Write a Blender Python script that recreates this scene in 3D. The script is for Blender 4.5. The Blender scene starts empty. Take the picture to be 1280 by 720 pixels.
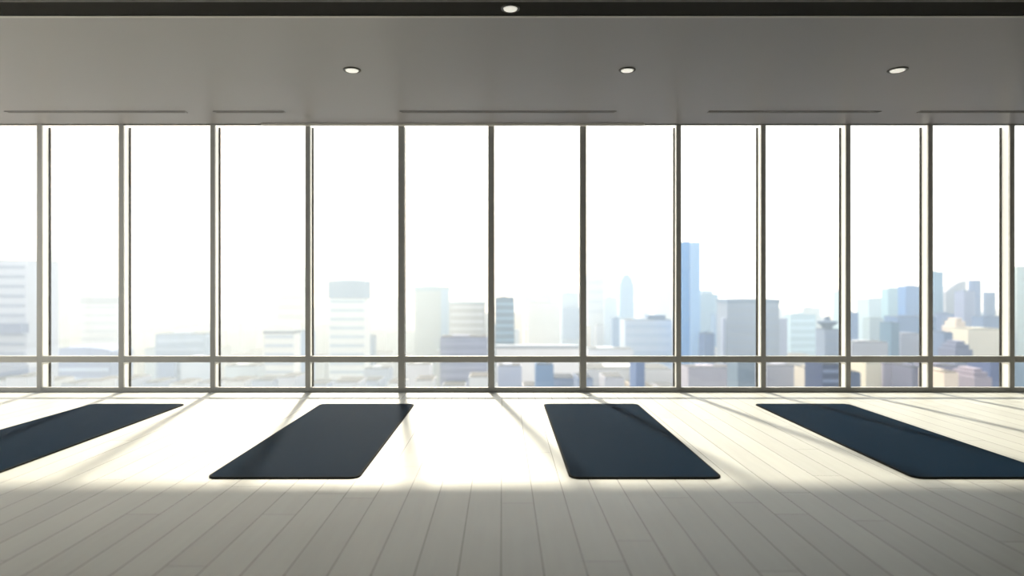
import bpy, bmesh, math, random
from mathutils import Vector, Matrix
random.seed(7)
S = bpy.context.scene
C = S.collection
F = 800.0          # focal length in pixels of the 1280 px wide frame
VX = 628.0         # where the planks meet, horizon at y = 360
EYE = 1.0
WALL = 6.15        # distance from the camera to the window wall
H = 2.575          # ceiling height
GROUND = -110.0
def wx(px, Y): return (px - VX) / F * Y
def wz(py, Y): return EYE + (360 - py) / F * Y

# ------------------------------------------------------------ materials
def lin(c):
    return tuple(((v / 255.0) / 12.92 if v / 255.0 <= .04045 else ((v / 255.0 + .055) / 1.055) ** 2.4) for v in c) + (1,)
def mat(name, rgb, rough=.6, metal=0.0, spec=.5, var=0.0, scale=3.0, bump=0.0):
    m = bpy.data.materials.new(name); m.use_nodes = True
    n = m.node_tree.nodes; l = m.node_tree.links; b = n['Principled BSDF']
    b.inputs['Base Color'].default_value = lin(rgb)
    b.inputs['Roughness'].default_value = rough
    b.inputs['Metallic'].default_value = metal
    b.inputs['Specular IOR Level'].default_value = spec
    if var or bump:
        tc = n.new('ShaderNodeTexCoord'); no = n.new('ShaderNodeTexNoise')
        no.inputs['Scale'].default_value = scale; no.inputs['Detail'].default_value = 4
        l.new(tc.outputs['Object'], no.inputs['Vector'])
        if var:
            mr = n.new('ShaderNodeMapRange'); mr.inputs['To Min'].default_value = 1 - var; mr.inputs['To Max'].default_value = 1 + var
            l.new(no.outputs['Fac'], mr.inputs['Value'])
            hs = n.new('ShaderNodeHueSaturation'); hs.inputs['Color'].default_value = lin(rgb)
            l.new(mr.outputs['Result'], hs.inputs['Value']); l.new(hs.outputs['Color'], b.inputs['Base Color'])
        if bump:
            bp = n.new('ShaderNodeBump'); bp.inputs['Strength'].default_value = bump; bp.inputs['Distance'].default_value = .002
            l.new(no.outputs['Fac'], bp.inputs['Height']); l.new(bp.outputs['Normal'], b.inputs['Normal'])
    return m
def emit(name, rgb, strength):
    m = bpy.data.materials.new(name); m.use_nodes = True
    b = m.node_tree.nodes['Principled BSDF']
    b.inputs['Base Color'].default_value = (.8, .8, .8, 1)
    b.inputs['Emission Color'].default_value = lin(rgb); b.inputs['Emission Strength'].default_value = strength
    return m
def glass_mat():
    m = bpy.data.materials.new('window_glass'); m.use_nodes = True
    n = m.node_tree.nodes; l = m.node_tree.links; n.clear()
    o = n.new('ShaderNodeOutputMaterial'); mx = n.new('ShaderNodeMixShader')
    t = n.new('ShaderNodeBsdfTransparent'); t.inputs['Color'].default_value = (.985, .99, .985, 1)
    g = n.new('ShaderNodeBsdfGlossy'); g.inputs['Roughness'].default_value = .02
    lw = n.new('ShaderNodeLayerWeight'); pw_ = n.new('ShaderNodeMath'); pw_.operation = 'POWER'; pw_.inputs[1].default_value = 5
    l.new(lw.outputs['Facing'], pw_.inputs[0]); lw.inputs['Blend'].default_value = .5
    ma = n.new('ShaderNodeMath'); ma.operation = 'MULTIPLY_ADD'; ma.inputs[1].default_value = .55; ma.inputs[2].default_value = .025
    l.new(pw_.outputs[0], ma.inputs[0]); l.new(ma.outputs[0], mx.inputs['Fac']); l.new(t.outputs[0], mx.inputs[1]); l.new(g.outputs[0], mx.inputs[2])
    l.new(mx.outputs[0], o.inputs['Surface'])
    return m
def haze_mat(name, dens, rgb):
    m = bpy.data.materials.new(name); m.use_nodes = True
    n = m.node_tree.nodes; l = m.node_tree.links; n.clear()
    o = n.new('ShaderNodeOutputMaterial'); v = n.new('ShaderNodeVolumeScatter')
    v.inputs['Density'].default_value = dens; v.inputs['Color'].default_value = lin(rgb); v.inputs['Anisotropy'].default_value = .35
    l.new(v.outputs[0], o.inputs['Volume'])
    return m
def fin_mat():
    m = bpy.data.materials.new('frosted_white_fin'); m.use_nodes = True
    n = m.node_tree.nodes; l = m.node_tree.links; n.clear()
    o = n.new('ShaderNodeOutputMaterial'); mx = n.new('ShaderNodeMixShader'); mx.inputs[0].default_value = .5
    a = n.new('ShaderNodeBsdfDiffuse'); b = n.new('ShaderNodeBsdfTranslucent')
    for q in (a, b): q.inputs['Color'].default_value = (.95, .95, .93, 1)
    l.new(a.outputs[0], mx.inputs[1]); l.new(b.outputs[0], mx.inputs[2]); l.new(mx.outputs[0], o.inputs['Surface'])
    return m
def floor_mat():
    m = bpy.data.materials.new('oak_planks'); m.use_nodes = True
    n = m.node_tree.nodes; l = m.node_tree.links; b = n['Principled BSDF']
    tc = n.new('ShaderNodeTexCoord'); sp = n.new('ShaderNodeSeparateXYZ'); l.new(tc.outputs['Object'], sp.inputs[0])
    def M(op, a, c=None, d=None):
        x = n.new('ShaderNodeMath'); x.operation = op
        for i, v in enumerate((a, c, d)):
            if v is None: continue
            if isinstance(v, (int, float)): x.inputs[i].default_value = v
            else: l.new(v, x.inputs[i])
        return x.outputs[0]
    W, LEN = .151, 2.1
    u = M('DIVIDE', M('ADD', sp.outputs['X'], .005), W)
    iu = M('FLOOR', u); fu = M('SUBTRACT', u, iu)
    wn = n.new('ShaderNodeTexWhiteNoise'); wn.noise_dimensions = '1D'; l.new(iu, wn.inputs['W'])
    v = M('ADD', M('DIVIDE', sp.outputs['Y'], LEN), wn.outputs['Value'])
    iv = M('FLOOR', v); fv = M('SUBTRACT', v, iv)
    w2 = n.new('ShaderNodeTexWhiteNoise'); w2.noise_dimensions = '2D'
    cb = n.new('ShaderNodeCombineXYZ'); l.new(iu, cb.inputs[0]); l.new(iv, cb.inputs[1]); l.new(cb.outputs[0], w2.inputs['Vector'])
    gx = M('MINIMUM', fu, M('SUBTRACT', 1.0, fu)); gy = M('MINIMUM', fv, M('SUBTRACT', 1.0, fv))
    ex = M('LESS_THAN', gx, .013); ey = M('MULTIPLY', M('LESS_THAN', gy, .0009), .8)
    gap = M('MAXIMUM', ex, ey)
    # grain stretched along the plank
    mp = n.new('ShaderNodeMapping'); mp.inputs['Scale'].default_value = (16, .9, 1); l.new(tc.outputs['Object'], mp.inputs[0])
    no = n.new('ShaderNodeTexNoise'); no.inputs['Scale'].default_value = 1.6; no.inputs['Detail'].default_value = 6; no.inputs['Roughness'].default_value = .6
    l.new(mp.outputs[0], no.inputs['Vector'])
    n2 = n.new('ShaderNodeTexNoise'); n2.inputs['Scale'].default_value = 1.7; n2.inputs['Detail'].default_value = 3; l.new(tc.outputs['Object'], n2.inputs['Vector'])
    cr = n.new('ShaderNodeValToRGB'); e = cr.color_ramp.elements
    e[0].position = 0; e[0].color = FLOOR_A; e[1].position = 1; e[1].color = FLOOR_B
    fac = M('ADD', M('MULTIPLY', w2.outputs['Value'], .35), M('ADD', M('MULTIPLY', no.outputs['Fac'], .45), M('MULTIPLY', n2.outputs['Fac'], .3)))
    l.new(fac, cr.inputs['Fac'])
    mx = n.new('ShaderNodeMix'); mx.data_type = 'RGBA'; l.new(gap, mx.inputs[0]); l.new(cr.outputs['Color'], mx.inputs[6]); mx.inputs[7].default_value = GAP
    l.new(mx.outputs[2], b.inputs['Base Color'])
    b.inputs['Roughness'].default_value = .5; b.inputs['Specular IOR Level'].default_value = .35
    bp = n.new('ShaderNodeBump'); bp.inputs['Strength'].default_value = .35; bp.inputs['Distance'].default_value = .002
    l.new(M('SUBTRACT', M('MULTIPLY', no.outputs['Fac'], .25), gap), bp.inputs['Height']); l.new(bp.outputs['Normal'], b.inputs['Normal'])
    return m
FLOOR_A = lin((125, 126, 121)); FLOOR_B = lin((155, 156, 150)); GAP = lin((48, 45, 38))

MT = dict(
    floor=floor_mat(),
    ceil=mat('ceiling_paint', (103, 101, 104), .42, spec=.6, var=.015, scale=1.2),
    dark=mat('dark_ceiling_panel', (24, 24, 21), .8, spec=.1, var=.04, scale=4),
    black=mat('black_ceiling_panel', (8, 8, 7), .9, spec=.05, var=.04, scale=4),
    strip=mat('pale_metal_strip', (150, 148, 140), .4, .2, var=.03, scale=8),
    wall=mat('wall_paint', (70, 70, 68), .8, var=.02, scale=2),
    post=mat('grey_aluminium', (172, 171, 168), .45, .25, var=.03, scale=6),
    cap=mat('dark_aluminium', (52, 52, 52), .5, .25, var=.05, scale=6),
    fin=fin_mat(),
    glass=glass_mat(),
    mat_top=mat('mat_foam', (6, 22, 36), .58, spec=.0035, var=.05, scale=40, bump=.1),
    mat_edge=mat('mat_edge_rubber', (5, 7, 8), .7, spec=.02, var=.05, scale=30),
    ring=mat('black_lamp_trim', (26, 26, 24), .5, var=.03, scale=20),
    lip=mat('lip_brightened', (205, 202, 198), .7, var=.01, scale=2),  # lighter than the ceiling to offset the shade on its backlit front
    lamp=emit('lamp_lens', (250, 248, 236), .42),
    slot=mat('slot_shadow_gap', (70, 69, 66), .6, var=.03, scale=10),
    bounce_slab=mat('bounce_pale', (242, 236, 222), .7, var=.02, scale=2),  # surface of the added outdoor slabs that bounce sun indoors
    asphalt=mat('city_ground', (150, 150, 152), .9, var=.12, scale=.02),
)
# ------------------------------------------------------------ mesh helpers
def box(bm, x0, x1, y0, y1, z0, z1):
    vs = [bm.verts.new(p) for p in ((x0,y0,z0),(x1,y0,z0),(x1,y1,z0),(x0,y1,z0),(x0,y0,z1),(x1,y0,z1),(x1,y1,z1),(x0,y1,z1))]
    for f in ((0,3,2,1),(4,5,6,7),(0,1,5,4),(1,2,6,5),(2,3,7,6),(3,0,4,7)): bm.faces.new([vs[i] for i in f])
def prism(bm, pts, z0, z1):
    a = [bm.verts.new((x, y, z0)) for x, y in pts]; b = [bm.verts.new((x, y, z1)) for x, y in pts]
    bm.faces.new(list(reversed(a))); bm.faces.new(b)
    for i in range(len(pts)): bm.faces.new((a[i], a[(i+1) % len(pts)], b[(i+1) % len(pts)], b[i]))
def prism_y(bm, pts, y0, y1):     # outline in x,z extruded along y
    a = [bm.verts.new((x, y0, z)) for x, z in pts]; b = [bm.verts.new((x, y1, z)) for x, z in pts]
    bm.faces.new(a); bm.faces.new(list(reversed(b)))
    for i in range(len(pts)): bm.faces.new((a[(i+1) % len(pts)], a[i], b[i], b[(i+1) % len(pts)]))
def lathe(bm, prof, cx=0, cy=0, n=32):
    rings = []
    for r, z in prof:
        rings.append([bm.verts.new((cx + r*math.cos(2*math.pi*k/n), cy + r*math.sin(2*math.pi*k/n), z)) for k in range(n)])
    for a, b in zip(rings, rings[1:]):
        for k in range(n): bm.faces.new((a[k], a[(k+1) % n], b[(k+1) % n], b[k]))
    bm.faces.new(list(reversed(rings[0]))); bm.faces.new(rings[-1])
def obj(name, bm, m, parent=None, bevel=0, smooth=False, **tags):
    bmesh.ops.recalc_face_normals(bm, faces=bm.faces[:])
    me = bpy.data.meshes.new(name); bm.to_mesh(me); bm.free(); me.materials.append(m)
    o = bpy.data.objects.new(name, me); C.objects.link(o)
    if parent is not None: o.parent = parent
    if smooth:
        for p in me.polygons: p.use_smooth = True
    if bevel:
        b = o.modifiers.new('bevel', 'BEVEL'); b.width = bevel; b.segments = 2; b.limit_method = 'ANGLE'
    for k, v in tags.items(): o[k] = v
    return o
def boxo(name, dims, m, parent=None, bevel=0, **tags):
    bm = bmesh.new(); box(bm, *dims); return obj(name, bm, m, parent, bevel, **tags)
def empty(name, loc=(0,0,0), **tags):
    o = bpy.data.objects.new(name, None); C.objects.link(o); o.location = loc; o.empty_display_size = .1
    for k, v in tags.items(): o[k] = v
    return o
ST = dict(kind='structure')

# ------------------------------------------------------------ room shell
XL, XR, YB = -5.62, 5.3, -3.6
boxo('floor', (XL-.2, XR+.2, YB-.2, WALL+.2, -.25, 0), MT['floor'], **ST)
boxo('ceiling', (XL-.03, XR+.2, 3.722, WALL+.03, H, H+.3), MT['ceil'], **ST)
t = boxo('trim_1', (XL-.2, XR+.2, 3.700, 3.722, H-.004, H+.3), MT['strip'], **ST)
t['label'] = 'thin pale strip where the light ceiling meets the dark panel'
t = boxo('ceiling', (XL-.2, XR+.2, 3.515, 3.700, H, H+.3), MT['dark'], **ST)
t['label'] = 'dark ceiling band along the top of the photo'
boxo('trim_2', (XL-.2, XR+.2, 3.497, 3.515, H-.004, H+.3), MT['slot'], **ST)
t = boxo('ceiling', (XL-.2, XR+.2, YB-.2, 3.497, H, H+.3), MT['black'], **ST)
t['label'] = 'black ceiling area above the front of the room'
boxo('wall_back', (XL-.2, XR+.2, YB-.2, YB, 0, H), MT['wall'], **ST)
boxo('wall_right', (XR, XR+.2, YB, WALL+.2, 0, H), MT['wall'], **ST)
# left side of the room, out of frame: low sill, header posts and glass
SILL = .0

# window wall -------------------------------------------------------
MUL = [48.7, 151, 265.5, 384.5, 501.5, 614, 729, 848.5, 954.5, 1060.5, 1163.3, 1265.5]
mx = [wx(p, WALL) for p in MUL]
mx = [mx[0]-.81] + mx
edges = [XL] + mx + [XR]
YF, YR = WALL, WALL + .13
def pw(x): return .031 if -1.2 < x < 1 else .024
PW = .024
def mullion(i, x):
    PW = pw(x)
    e = empty('trim_%d' % (i+3), (x, YF, 0), kind='structure', label='grey aluminium mullion between two window bays')
    boxo('front_post', (-PW, PW, 0, .022, 0, H), MT['post'], e, .003)
    boxo('fin', (-.005, .005, .022, .125, 0, H), MT['fin'], e)
    boxo('rear_cap', (-.021, .021, .125, .14, 0, H), MT['cap'], e, .002)
    boxo('bracket', (-.012, .012, .022, .125, .262, .31), MT['post'], e)
for i, x in enumerate(mx): mullion(i, x)
for i in range(len(edges)-1):
    a = edges[i] + (pw(edges[i]) if i else 0); b = edges[i+1] - (pw(edges[i+1]) if i < len(edges)-2 else 0)
    e = empty('window_%d' % (i+1), ((a+b)/2, YF, 0), kind='structure')
    w = (b-a)/2
    boxo('window_sill', (-w, w, 0, .03, 0, .046), MT['post'], e, .002)
    boxo('transom', (-w, w, 0, .03, .285, .346), MT['post'], e, .002)
    boxo('window_head', (-w, w, .002, .03, H-.007, H), MT['cap'], e)
    boxo('upper_pane', (-w, w, .012, .020, .346, H-.007), MT['glass'], e)
    boxo('lower_pane', (-w, w, .012, .020, .046, .285), MT['glass'], e)
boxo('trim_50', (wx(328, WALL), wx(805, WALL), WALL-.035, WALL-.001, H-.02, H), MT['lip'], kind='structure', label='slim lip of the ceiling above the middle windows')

# left window wall (just outside the frame)
n = 0
ys = [WALL - .85*k for k in range(1, 12)]
prev = WALL
for k, y in enumerate(ys + [YB]):
    if k < len(ys):
        e = empty('trim_%d' % (60+k), (XL, y, 0), kind='structure', label='grey aluminium mullion of the left window wall')
        boxo('front_post', (-.05, 0, -PW, PW, 0, H), MT['post'], e, .003)
    e = empty('window_%d' % (30+k), (XL, 0, 0), kind='structure')
    y0, y1 = (y + PW if k < len(ys) else YB), (prev - PW if k else WALL)
    boxo('window_sill', (-.05, 0, y0, y1, 0, .046), MT['post'], e)
    boxo('transom', (-.05, 0, y0, y1, .285, .346), MT['post'], e)
    boxo('upper_pane', (-.03, -.022, y0, y1, .346, H), MT['glass'], e)
    boxo('lower_pane', (-.03, -.022, y0, y1, .046, .285), MT['glass'], e)
    prev = y

boxo('reflector', (2.0, XR+.2, WALL+.16, WALL+.6, -.35, -.05), MT['bounce_slab'], kind='structure', label='narrow unseen added ledge outside the right end of the window wall')  # added out of view, kept short here so less sun bounces up
boxo('reflector', (XL-.2, 2.0, WALL+.16, WALL+1.1, -.35, -.13), MT['bounce_slab'], kind='structure', label='unseen added ledge outside below the window wall')  # added below the sill line to bounce sunlight onto the ceiling
boxo('bounce_slab', (XL-3, -1.2, WALL+1.1, 8.7, -.8, -.36), MT['bounce_slab'], kind='structure', label='lower unseen added terrace outside the left end of the window wall')  # added out of sight to brighten the left end of the ceiling
boxo('bounce_slab', (XL-5, XL-.2, 2.2, WALL+.1, -.3, -.05), MT['bounce_slab'], kind='structure', label='unseen added terrace outside the left windows')  # added beside the left glazing, throws sunlight up to the ceiling

# slot diffusers in the ceiling -------------------------------------
def slot(a, b, lab):
    Y = 5.72; x0, x1 = wx(a, Y), wx(b, Y)
    e = empty('linear_diffuser', ((x0+x1)/2, Y, H), label=lab, category='air vent', group='slot diffusers along the window side of the ceiling')
    w = (x1-x0)/2
    bm = bmesh.new(); box(bm, -w, w, -.026, -.014, -.006, 0); box(bm, -w, w, .014, .026, -.006, 0)
    box(bm, -w, -w+.012, -.014, .014, -.006, 0); box(bm, w-.012, w, -.014, .014, -.006, 0)
    obj('frame', bm, MT['ceil'], e)
    boxo('slot', (-w+.012, w-.012, -.014, .014, -.0035, -.0005), MT['slot'], e)
slot(8, 233, 'faint slot diffuser in the brightest ceiling corner, above the far left windows')
slot(268, 356, 'short slot diffuser, left of the first ceiling spotlight, the shortest of the row')
slot(500, 770, 'long dark slot diffuser in the ceiling above the middle windows')
slot(885, 1100, 'slot diffuser in the ceiling between the middle and right spotlights')
slot(1148, 1330, 'slot diffuser running out of the picture at the right edge of the ceiling')

# downlights ----------------------------------------------------------
def downlight(px, Y, r, lab):
    e = empty('ceiling_spotlight', (wx(px, Y), Y, H), label=lab, category='ceiling light', group='round recessed ceiling spotlights')
    bm = bmesh.new()
    n = 40; prof = ((r*1.24, 0), (r*1.22, -.005), (r*.98, -.007), (r*.92, -.001))
    rings = [[bm.verts.new((a*math.cos(2*math.pi*k/n), a*math.sin(2*math.pi*k/n), z)) for k in range(n)] for a, z in prof]
    for a, b in zip(rings, rings[1:]):
        for k in range(n): bm.faces.new((a[k], a[(k+1) % n], b[(k+1) % n], b[k]))
    obj('trim_ring', bm, MT['ring'], e, smooth=True)
    bm = bmesh.new(); lathe(bm, ((r*.84, -.009), (r*.90, -.006), (r*.91, -.0005)), n=n)
    obj('lens', bm, MT['lamp'], e, smooth=False)
DL = 4.62
downlight(440, DL, .052, 'round ceiling spotlight left of centre, on the light grey ceiling')
downlight(784, DL, .049, 'round ceiling spotlight right of centre, above the third mat')
downlight(1122, DL, .055, 'round ceiling spotlight at the far right of the light grey ceiling')
downlight(638, 3.60, .043, 'round spotlight set in the dark ceiling band at the top centre')

# yoga mats -----------------------------------------------------------
def mat_outline(x0, x1, y0, y1, r, n=8):
    pts = []
    for cx, cy, a0 in ((x1-r, y1-r, 0), (x0+r, y1-r, 90), (x0+r, y0+r, 180), (x1-r, y0+r, 270)):
        for k in range(n+1):
            a = math.radians(a0 + 90*k/n); pts.append((cx + r*math.cos(a), cy + r*math.sin(a)))
    return pts
def yoga_mat(x0, x1, lab):
    y0, y1 = 3.35, 5.49; cx, cy = (x0+x1)/2, (y0+y1)/2; w, h = (x1-x0)/2, (y1-y0)/2
    e = empty('yoga_mat', (cx, cy, 0), label=lab, category='yoga mat', group='dark yoga mats in a row on the floor')
    bm = bmesh.new(); prism(bm, mat_outline(-w, w, -h, h, .055), 0.0005, .0085)
    obj('edge', bm, MT['mat_edge'], e, .0015, label='black rim of the mat')
    bm = bmesh.new(); prism(bm, mat_outline(-w+.011, w-.011, -h+.011, h-.011, .046), .0085, .0100)
    obj('top_surface', bm, MT['mat_top'], e, .001)
yoga_mat(-3.52, -2.712, 'dark blue-grey yoga mat cut off by the left edge of the picture')
yoga_mat(-1.556, -.752, 'dark slate yoga mat left of centre, lightest and greyest of the four')
yoga_mat(.352, 1.157, 'dark navy yoga mat lying just right of the centre of the room')
yoga_mat(2.156, 2.966, 'darkest navy yoga mat, cut off by the right edge of the picture')

# ------------------------------------------------------------ the city
boxo('ground', (-3500, 3500, 40, 5000, GROUND-1, GROUND), MT['asphalt'], kind='structure', label='hazy city ground far below')
BM = {}
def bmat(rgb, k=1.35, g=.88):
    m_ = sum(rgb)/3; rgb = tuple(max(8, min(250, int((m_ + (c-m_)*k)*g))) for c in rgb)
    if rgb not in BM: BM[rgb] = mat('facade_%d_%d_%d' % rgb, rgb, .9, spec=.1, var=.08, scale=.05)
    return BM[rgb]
PLOTS = []
def tower(px0, px1, ytop, Y, rgb, lab, depth=None, cap=None, bands=0, band_rgb=None, band_gap=9, plant=None, shape='box', kids=(), group=None, name='building', cat='building', zpx=0):
    if Y > 500: Y = 500 + (Y - 500) * .42
    Y0 = Y; best = None
    for k in range(80):        # step nearer or farther until the plot is free
        Y = Y0 * (1 + .012 * ((k + 1) // 2) * (1 if k % 2 else -1))
        x0, x1 = wx(px0, Y), wx(px1, Y); d = depth or max(10, min(22, (x1-x0)*.6))
        xa, xb = x0, x1
        for q in kids: xa, xb = min(xa, wx(q[1], Y)), max(xb, wx(q[2], Y))
        fp = (xa-1.2, xb+1.2, Y-8 if kids else Y-1.2, Y+d+1.2)
        if not any(fp[0] < o_[1] and o_[0] < fp[1] and fp[2] < o_[3] and o_[2] < fp[3] for o_ in PLOTS): break
    else:
        if group: return None
    PLOTS.append(fp)
    zt = wz(ytop, Y); w = (x1-x0)/2
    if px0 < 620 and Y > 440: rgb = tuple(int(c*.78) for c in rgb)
    tg = dict(label=lab, category=cat)
    if group: tg['group'] = group
    e = empty(name, ((x0+x1)/2, Y, GROUND), **tg); zt -= GROUND
    px = Y / F
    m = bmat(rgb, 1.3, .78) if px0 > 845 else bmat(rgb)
    bm = bmesh.new()
    if shape == 'box':
        box(bm, -w, w, 0, d, 0, zt)
        roof = bmesh.new(); box(roof, -w+.3, w-.3, .3, d-.3, zt, zt+.25)
        obj('flat_roof', roof, bmat(rgb, 1.2, .36), e, label='darker flat roof')
        if not group: box(bm, -w*.5, w*.2, d*.3, d*.7, zt+.25, zt+.25 + 1.2*px)
    elif shape == 'dome':
        pts = [(-w, 0), (w, 0), (w, zt-6*px)] + [(w*math.cos(math.radians(a)), zt-6*px + 6*px*math.sin(math.radians(a))) for a in range(10, 180, 10)] + [(-w, zt-6*px)]
        prism_y(bm, pts, 0, d)
    elif shape == 'round':
        pts = [(w*math.cos(2*math.pi*k/20), d/2 + d/2*math.sin(2*math.pi*k/20)) for k in range(20)]
        prism(bm, pts, 0, zt)
    elif shape == 'peak':
        prism_y(bm, [(-w, 0), (w, 0), (w, zt-3*px), (w*.2, zt), (-w*.3, zt-.5*px), (-w, zt-4*px)], 0, d)
    elif shape == 'step':
        box(bm, -w, w, 0, d, 0, zt-10*px); box(bm, -w*.75, w*.8, d*.1, d*.9, zt-10*px, zt-4*px); box(bm, -w*.45, w*.5, d*.2, d*.8, zt-4*px, zt)
    elif shape == 'curve':
        pts = [(-w, 0), (w, 0), (w, zt)] + [(w - 2*w*k/8, zt - 14*px*(k/8)**2) for k in range(1, 9)]
        prism_y(bm, pts, 0, d)
    obj('tower_body', bm, m, e)
    if cap:
        y0, y1, crgb = cap          # pixel rows of a darker crown, set just proud of the body
        boxo('crown', (-w-.4, w+.4, -.5, d+.5, wz(y1, Y)-GROUND, wz(y0, Y)-GROUND), bmat(crgb), e, label='darker crown of the building')
    if plant:
        a, b, y0, prgb = plant
        boxo('roof_plant_room', (wx(a, Y)-(x0+x1)/2, wx(b, Y)-(x0+x1)/2, d*.2, d*.8, zt, wz(y0, Y)-GROUND), bmat(prgb), e)
    if bands:
        bb = bmat(band_rgb or (110, 120, 140)); first = None
        for k in range(bands):
            y = ytop + (cap[1]-ytop if cap else 4) + 4 + k*band_gap + zpx
            if y > 486: break
            z = wz(y, Y) - GROUND
            if first is None:
                bm = bmesh.new(); box(bm, -w*.93, w*.93, -.35, .15, -.17*band_gap*px, .17*band_gap*px)
                first = obj('window_band', bm, bb, e); first.location = (0, 0, z)
            else:
                c = first.copy(); C.objects.link(c); c.parent = e; c.location = (0, 0, z)
    for nm, a, b, y0, y1, yoff, krgb in kids:   # further pieces: pixel box, at depth offset
        boxo(nm, (wx(a, Y)-(x0+x1)/2, wx(b, Y)-(x0+x1)/2, yoff, yoff+4, wz(y1, Y)-GROUND, wz(y0, Y)-GROUND), bmat(krgb), e)
    return e

W_ = (235, 238, 242); PALE = (214, 222, 232); BLUE = (120, 160, 210); DBLUE = (86, 116, 168); GREYB = (150, 162, 180)
LAV = (160, 162, 188); BEIGE = (222, 214, 204); SLATE = (96, 110, 134); TEAL = (120, 160, 175)
T = tower
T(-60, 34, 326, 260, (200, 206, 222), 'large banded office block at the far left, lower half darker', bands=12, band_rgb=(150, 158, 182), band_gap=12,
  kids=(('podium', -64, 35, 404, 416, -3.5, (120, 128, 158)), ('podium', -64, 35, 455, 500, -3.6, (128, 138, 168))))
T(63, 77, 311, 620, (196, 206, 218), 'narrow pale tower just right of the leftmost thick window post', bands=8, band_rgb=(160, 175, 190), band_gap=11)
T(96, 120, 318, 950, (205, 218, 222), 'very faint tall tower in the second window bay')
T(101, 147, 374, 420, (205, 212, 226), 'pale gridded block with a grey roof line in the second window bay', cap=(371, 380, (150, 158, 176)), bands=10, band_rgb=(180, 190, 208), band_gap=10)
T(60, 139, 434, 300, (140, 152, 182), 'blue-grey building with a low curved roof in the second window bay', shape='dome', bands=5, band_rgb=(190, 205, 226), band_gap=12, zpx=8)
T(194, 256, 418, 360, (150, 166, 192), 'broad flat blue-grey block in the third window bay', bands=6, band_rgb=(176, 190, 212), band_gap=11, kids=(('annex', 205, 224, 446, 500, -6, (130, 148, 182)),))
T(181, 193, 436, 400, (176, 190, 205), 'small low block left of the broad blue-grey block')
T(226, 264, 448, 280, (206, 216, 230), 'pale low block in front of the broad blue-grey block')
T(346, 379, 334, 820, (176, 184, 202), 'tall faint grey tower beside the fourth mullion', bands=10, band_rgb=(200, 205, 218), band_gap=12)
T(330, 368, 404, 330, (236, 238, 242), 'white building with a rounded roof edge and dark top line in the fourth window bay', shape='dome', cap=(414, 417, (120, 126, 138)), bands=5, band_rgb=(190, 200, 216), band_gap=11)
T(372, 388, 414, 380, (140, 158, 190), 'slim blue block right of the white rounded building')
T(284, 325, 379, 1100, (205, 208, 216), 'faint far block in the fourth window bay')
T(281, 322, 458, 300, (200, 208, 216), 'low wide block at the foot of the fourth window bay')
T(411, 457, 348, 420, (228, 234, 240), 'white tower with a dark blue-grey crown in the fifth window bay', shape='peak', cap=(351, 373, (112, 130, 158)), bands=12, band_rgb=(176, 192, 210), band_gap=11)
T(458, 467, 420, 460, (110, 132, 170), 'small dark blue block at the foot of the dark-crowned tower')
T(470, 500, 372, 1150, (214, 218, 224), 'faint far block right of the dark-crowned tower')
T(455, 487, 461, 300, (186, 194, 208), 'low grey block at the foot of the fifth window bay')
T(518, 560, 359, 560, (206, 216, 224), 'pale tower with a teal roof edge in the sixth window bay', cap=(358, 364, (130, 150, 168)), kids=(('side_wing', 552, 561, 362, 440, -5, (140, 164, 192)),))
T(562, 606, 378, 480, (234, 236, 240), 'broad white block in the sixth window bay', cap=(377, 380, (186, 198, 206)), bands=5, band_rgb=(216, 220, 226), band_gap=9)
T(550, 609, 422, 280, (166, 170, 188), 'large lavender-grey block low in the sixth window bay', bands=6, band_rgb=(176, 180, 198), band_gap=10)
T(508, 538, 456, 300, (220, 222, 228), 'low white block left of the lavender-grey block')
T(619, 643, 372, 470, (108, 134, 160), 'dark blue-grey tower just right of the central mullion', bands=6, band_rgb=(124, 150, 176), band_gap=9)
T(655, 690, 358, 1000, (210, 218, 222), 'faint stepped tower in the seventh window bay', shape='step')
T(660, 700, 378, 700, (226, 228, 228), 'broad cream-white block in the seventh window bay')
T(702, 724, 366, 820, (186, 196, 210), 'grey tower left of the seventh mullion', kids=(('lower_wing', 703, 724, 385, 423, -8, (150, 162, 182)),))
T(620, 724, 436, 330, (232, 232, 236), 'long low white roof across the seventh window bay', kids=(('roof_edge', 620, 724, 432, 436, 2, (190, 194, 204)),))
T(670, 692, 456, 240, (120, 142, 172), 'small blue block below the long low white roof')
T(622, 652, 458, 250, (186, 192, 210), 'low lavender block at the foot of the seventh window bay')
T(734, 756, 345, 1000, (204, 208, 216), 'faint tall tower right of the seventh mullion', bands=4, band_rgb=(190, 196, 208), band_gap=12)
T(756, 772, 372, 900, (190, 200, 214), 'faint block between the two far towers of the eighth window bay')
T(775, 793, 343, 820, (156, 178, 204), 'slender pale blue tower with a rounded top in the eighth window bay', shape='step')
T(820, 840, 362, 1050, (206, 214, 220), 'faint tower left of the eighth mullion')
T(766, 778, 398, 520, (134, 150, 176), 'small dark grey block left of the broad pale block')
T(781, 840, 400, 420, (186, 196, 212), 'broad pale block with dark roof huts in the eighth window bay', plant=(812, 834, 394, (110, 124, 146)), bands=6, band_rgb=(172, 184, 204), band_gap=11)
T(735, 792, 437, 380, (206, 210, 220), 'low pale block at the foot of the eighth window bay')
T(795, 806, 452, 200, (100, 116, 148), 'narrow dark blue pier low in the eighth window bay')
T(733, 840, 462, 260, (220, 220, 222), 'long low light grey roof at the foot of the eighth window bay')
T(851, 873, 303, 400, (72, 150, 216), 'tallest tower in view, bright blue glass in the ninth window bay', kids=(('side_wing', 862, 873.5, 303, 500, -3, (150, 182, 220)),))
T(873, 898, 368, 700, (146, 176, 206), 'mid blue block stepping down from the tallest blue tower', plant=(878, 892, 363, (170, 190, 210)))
T(880, 893, 417, 380, (88, 112, 156), 'small dark blue block under the mid blue block')
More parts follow.
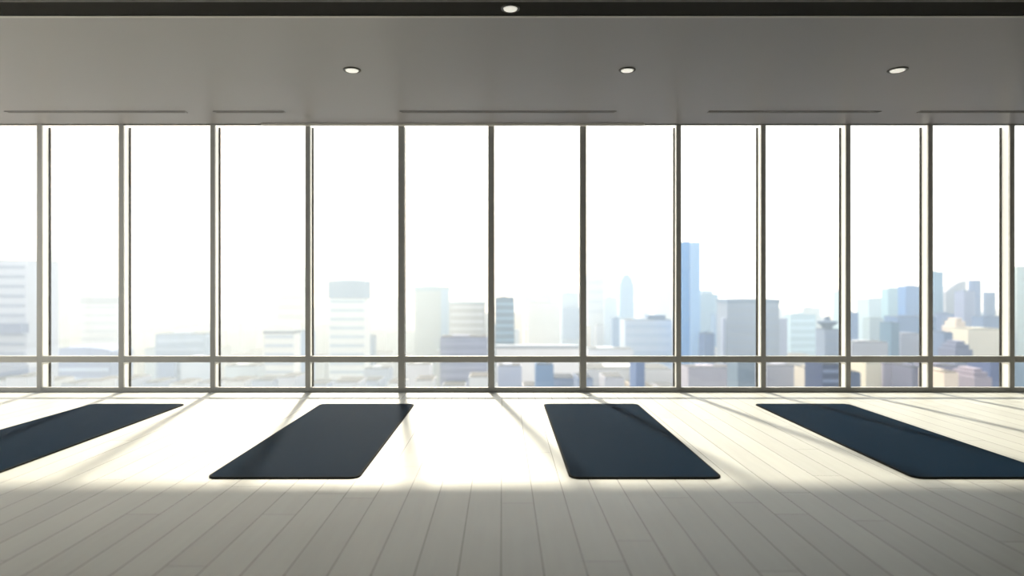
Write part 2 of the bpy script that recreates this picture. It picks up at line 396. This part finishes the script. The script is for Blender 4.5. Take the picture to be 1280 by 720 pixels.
T(893, 904, 392, 640, (110, 140, 182), 'small blue block left of the wide grey tower')
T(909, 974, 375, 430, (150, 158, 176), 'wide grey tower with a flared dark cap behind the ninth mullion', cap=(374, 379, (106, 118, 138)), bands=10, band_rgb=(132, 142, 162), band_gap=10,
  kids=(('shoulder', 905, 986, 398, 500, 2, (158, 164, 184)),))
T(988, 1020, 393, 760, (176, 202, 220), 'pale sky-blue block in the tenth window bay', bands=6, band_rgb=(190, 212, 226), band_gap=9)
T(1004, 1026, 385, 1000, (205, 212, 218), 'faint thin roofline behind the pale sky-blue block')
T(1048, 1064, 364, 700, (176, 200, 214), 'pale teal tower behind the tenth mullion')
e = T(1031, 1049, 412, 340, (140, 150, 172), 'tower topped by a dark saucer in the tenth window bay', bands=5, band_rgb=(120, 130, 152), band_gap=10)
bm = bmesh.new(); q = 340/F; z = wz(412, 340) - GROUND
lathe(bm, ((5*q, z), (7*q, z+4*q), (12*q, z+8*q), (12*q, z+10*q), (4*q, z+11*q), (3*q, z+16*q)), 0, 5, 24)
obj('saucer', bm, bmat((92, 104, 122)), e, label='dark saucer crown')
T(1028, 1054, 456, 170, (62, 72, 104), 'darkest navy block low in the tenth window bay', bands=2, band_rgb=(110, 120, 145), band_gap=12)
T(1010, 1028, 462, 210, BEIGE, 'small cream block left of the darkest navy block')
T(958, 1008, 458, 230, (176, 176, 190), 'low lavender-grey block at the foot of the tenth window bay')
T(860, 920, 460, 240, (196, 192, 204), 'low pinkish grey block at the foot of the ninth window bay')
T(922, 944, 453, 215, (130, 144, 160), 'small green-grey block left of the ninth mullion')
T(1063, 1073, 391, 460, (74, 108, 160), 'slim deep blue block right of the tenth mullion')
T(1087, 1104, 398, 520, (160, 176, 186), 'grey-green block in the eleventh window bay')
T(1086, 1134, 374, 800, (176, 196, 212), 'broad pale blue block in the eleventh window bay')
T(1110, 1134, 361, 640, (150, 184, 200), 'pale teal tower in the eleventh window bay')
T(1132, 1158, 358, 500, (60, 112, 172), 'strong blue block left of the eleventh mullion')
T(1122, 1170, 396, 430, (70, 100, 146), 'long deep blue low block behind the eleventh mullion')
T(1114, 1124, 404, 330, (96, 122, 146), 'narrow dark teal block in the eleventh window bay')
T(1064, 1110, 428, 300, (196, 198, 208), 'low light grey block in the eleventh window bay')
T(1126, 1158, 418, 340, (168, 172, 192), 'lavender block low beside the eleventh mullion')
T(1082, 1102, 454, 200, (234, 228, 212), 'cream block at the foot of the eleventh window bay')
T(1104, 1140, 455, 215, (168, 162, 178), 'mauve block at the foot of the eleventh window bay')
T(1058, 1076, 466, 180, (76, 90, 122), 'small dark block right of the tenth mullion at the foot of the window')
T(1140, 1158, 460, 190, (120, 120, 140), 'small dark grey block left of the eleventh mullion')
T(1167, 1179, 340, 520, (92, 132, 168), 'slim dark teal tower right of the eleventh mullion')
T(1178, 1196, 392, 480, (78, 100, 152), 'low deep blue block at the foot of the slim dark teal tower')
T(1182, 1208, 351, 560, (176, 176, 188), 'grey building with a curved sloping roof in the twelfth window bay', shape='curve')
T(1205, 1219, 364, 460, (132, 138, 172), 'violet-grey tower in the twelfth window bay')
T(1218, 1230, 350, 500, (84, 102, 152), 'dark blue tower with a round top in the twelfth window bay', shape='round')
T(1237, 1248, 365, 520, (104, 122, 162), 'short blue tower left of the twelfth mullion', shape='round')
T(1229, 1262, 396, 430, (74, 96, 138), 'deep blue low block left of the twelfth mullion')
T(1194, 1210, 398, 330, (228, 218, 210), 'small peach block in the twelfth window bay', shape='step')
T(1210, 1262, 412, 320, (234, 228, 214), 'broad cream block in the twelfth window bay')
T(1180, 1191, 416, 280, (118, 134, 164), 'small grey-blue block low in the twelfth window bay')
T(1194, 1216, 427, 250, (126, 130, 152), 'grey block with a stepped roof low in the twelfth window bay', shape='step')
T(1168, 1182, 424, 300, (196, 200, 212), 'pale block low beside the eleventh mullion')
T(1218, 1240, 462, 170, (168, 160, 172), 'mauve-grey block at the foot of the twelfth window bay', shape='step')
T(1168, 1196, 458, 200, (150, 148, 166), 'dusky violet block at the foot of the twelfth window bay')
T(1180, 1198, 466, 165, (240, 226, 212), 'tiny peach block at the foot of the twelfth window bay')
T(1238, 1252, 452, 200, (92, 102, 140), 'small navy block left of the twelfth mullion')
T(1272, 1300, 334, 480, (176, 190, 190), 'tall grey-green tower at the right edge of the picture', bands=8, band_rgb=(160, 176, 178), band_gap=12)
T(1262, 1290, 452, 220, (140, 158, 176), 'blue-grey block at the bottom of the rightmost window')

# unremarkable low blocks filling the streets in between
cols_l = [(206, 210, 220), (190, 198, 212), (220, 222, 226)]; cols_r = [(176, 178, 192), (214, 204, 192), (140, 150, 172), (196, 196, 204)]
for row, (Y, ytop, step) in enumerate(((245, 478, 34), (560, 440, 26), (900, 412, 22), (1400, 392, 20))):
    x = -60 + row*7
    while x < 1320:
        w = step*random.uniform(.55, .95)
        rgb = random.choice(cols_l if x < 640 else cols_r)
        T(x, x+w, ytop + random.uniform(-7, 7), Y*random.uniform(.97, 1.03), rgb, 'low hazy city block seen between and below the towers', group='low hazy city blocks', name='city_block', depth=14)
        x += step

# haze in the air outside ---------------------------------------------
HD = .0008
boxo('haze', (-3000, 3000, 60, 3000, GROUND, 260), haze_mat('haze', HD, (206, 229, 255)), kind='stuff', label='bright haze hanging over the city beyond the windows', category='haze')

boxo('haze', (-3000, -20, 62, 2990, GROUND+.5, 250), haze_mat('haze_bank', .0009, (206, 229, 255)), kind='stuff', label='thicker bright haze over the left half of the city', category='haze')

# ------------------------------------------------------------ light
el, dx = math.radians(40.8), .179
d = Vector((dx, -1, 0)).normalized() * math.cos(el) + Vector((0, 0, -math.sin(el)))
sl = bpy.data.lights.new('sun', 'SUN'); sl.energy = 15.0; sl.angle = math.radians(2.6); sl.color = (1, .98, .88)
so = bpy.data.objects.new('sun', sl); C.objects.link(so); so.rotation_euler = d.to_track_quat('-Z', 'Y').to_euler(); so.location = (-6, 40, 30)

w = bpy.data.worlds.new('sky'); S.world = w; w.use_nodes = True
n = w.node_tree.nodes; l = w.node_tree.links; bg = n['Background']
tc = n.new('ShaderNodeTexCoord')
dt = n.new('ShaderNodeVectorMath'); dt.operation = 'DOT_PRODUCT'; l.new(tc.outputs['Generated'], dt.inputs[0])
g = Vector((-.75, .8, .35)).normalized(); dt.inputs[1].default_value = g
mr = n.new('ShaderNodeMapRange'); mr.inputs['From Min'].default_value = -.2; mr.inputs['From Max'].default_value = 1.0
mr.interpolation_type = 'SMOOTHSTEP'; l.new(dt.outputs['Value'], mr.inputs['Value'])
mr.inputs['To Min'].default_value = 1.3; mr.inputs['To Max'].default_value = 4.2
mc = n.new('ShaderNodeMix'); mc.data_type = 'RGBA'; l.new(mr.outputs['Result'], mc.inputs[0])
mc.inputs[0].default_value = .5; mc.inputs[6].default_value = (.93, .97, 1, 1); mc.inputs[7].default_value = (1, .985, .955, 1)
m2 = n.new('ShaderNodeMapRange'); m2.inputs['From Min'].default_value = -.2; m2.inputs['From Max'].default_value = 1.0; l.new(dt.outputs['Value'], m2.inputs['Value'])
l.new(m2.outputs['Result'], mc.inputs[0])
l.new(mc.outputs[2], bg.inputs['Color']); l.new(mr.outputs['Result'], bg.inputs['Strength'])

# ------------------------------------------------------------ camera
cd = bpy.data.cameras.new('camera'); cam = bpy.data.objects.new('camera', cd); C.objects.link(cam); S.camera = cam
cam.location = (0, 0, EYE); cam.rotation_euler = (math.pi/2, 0, 0)
cd.sensor_width = 36; cd.sensor_fit = 'HORIZONTAL'; cd.lens = F/1280*36; cd.shift_x = (640-VX)/1280
cd.clip_start = .05; cd.clip_end = 8000
cd.dof.use_dof = True; cd.dof.focus_distance = 4.4; cd.dof.aperture_fstop = (cd.lens/1000) / .024

S.view_settings.view_transform = 'Standard'; S.view_settings.look = 'None'
S.view_settings.gamma = 1; S.view_settings.exposure = 0; S.view_settings.use_curve_mapping = False
S.cycles.use_denoising = True
S.cycles.max_bounces = 10; S.cycles.diffuse_bounces = 6; S.cycles.transparent_max_bounces = 16
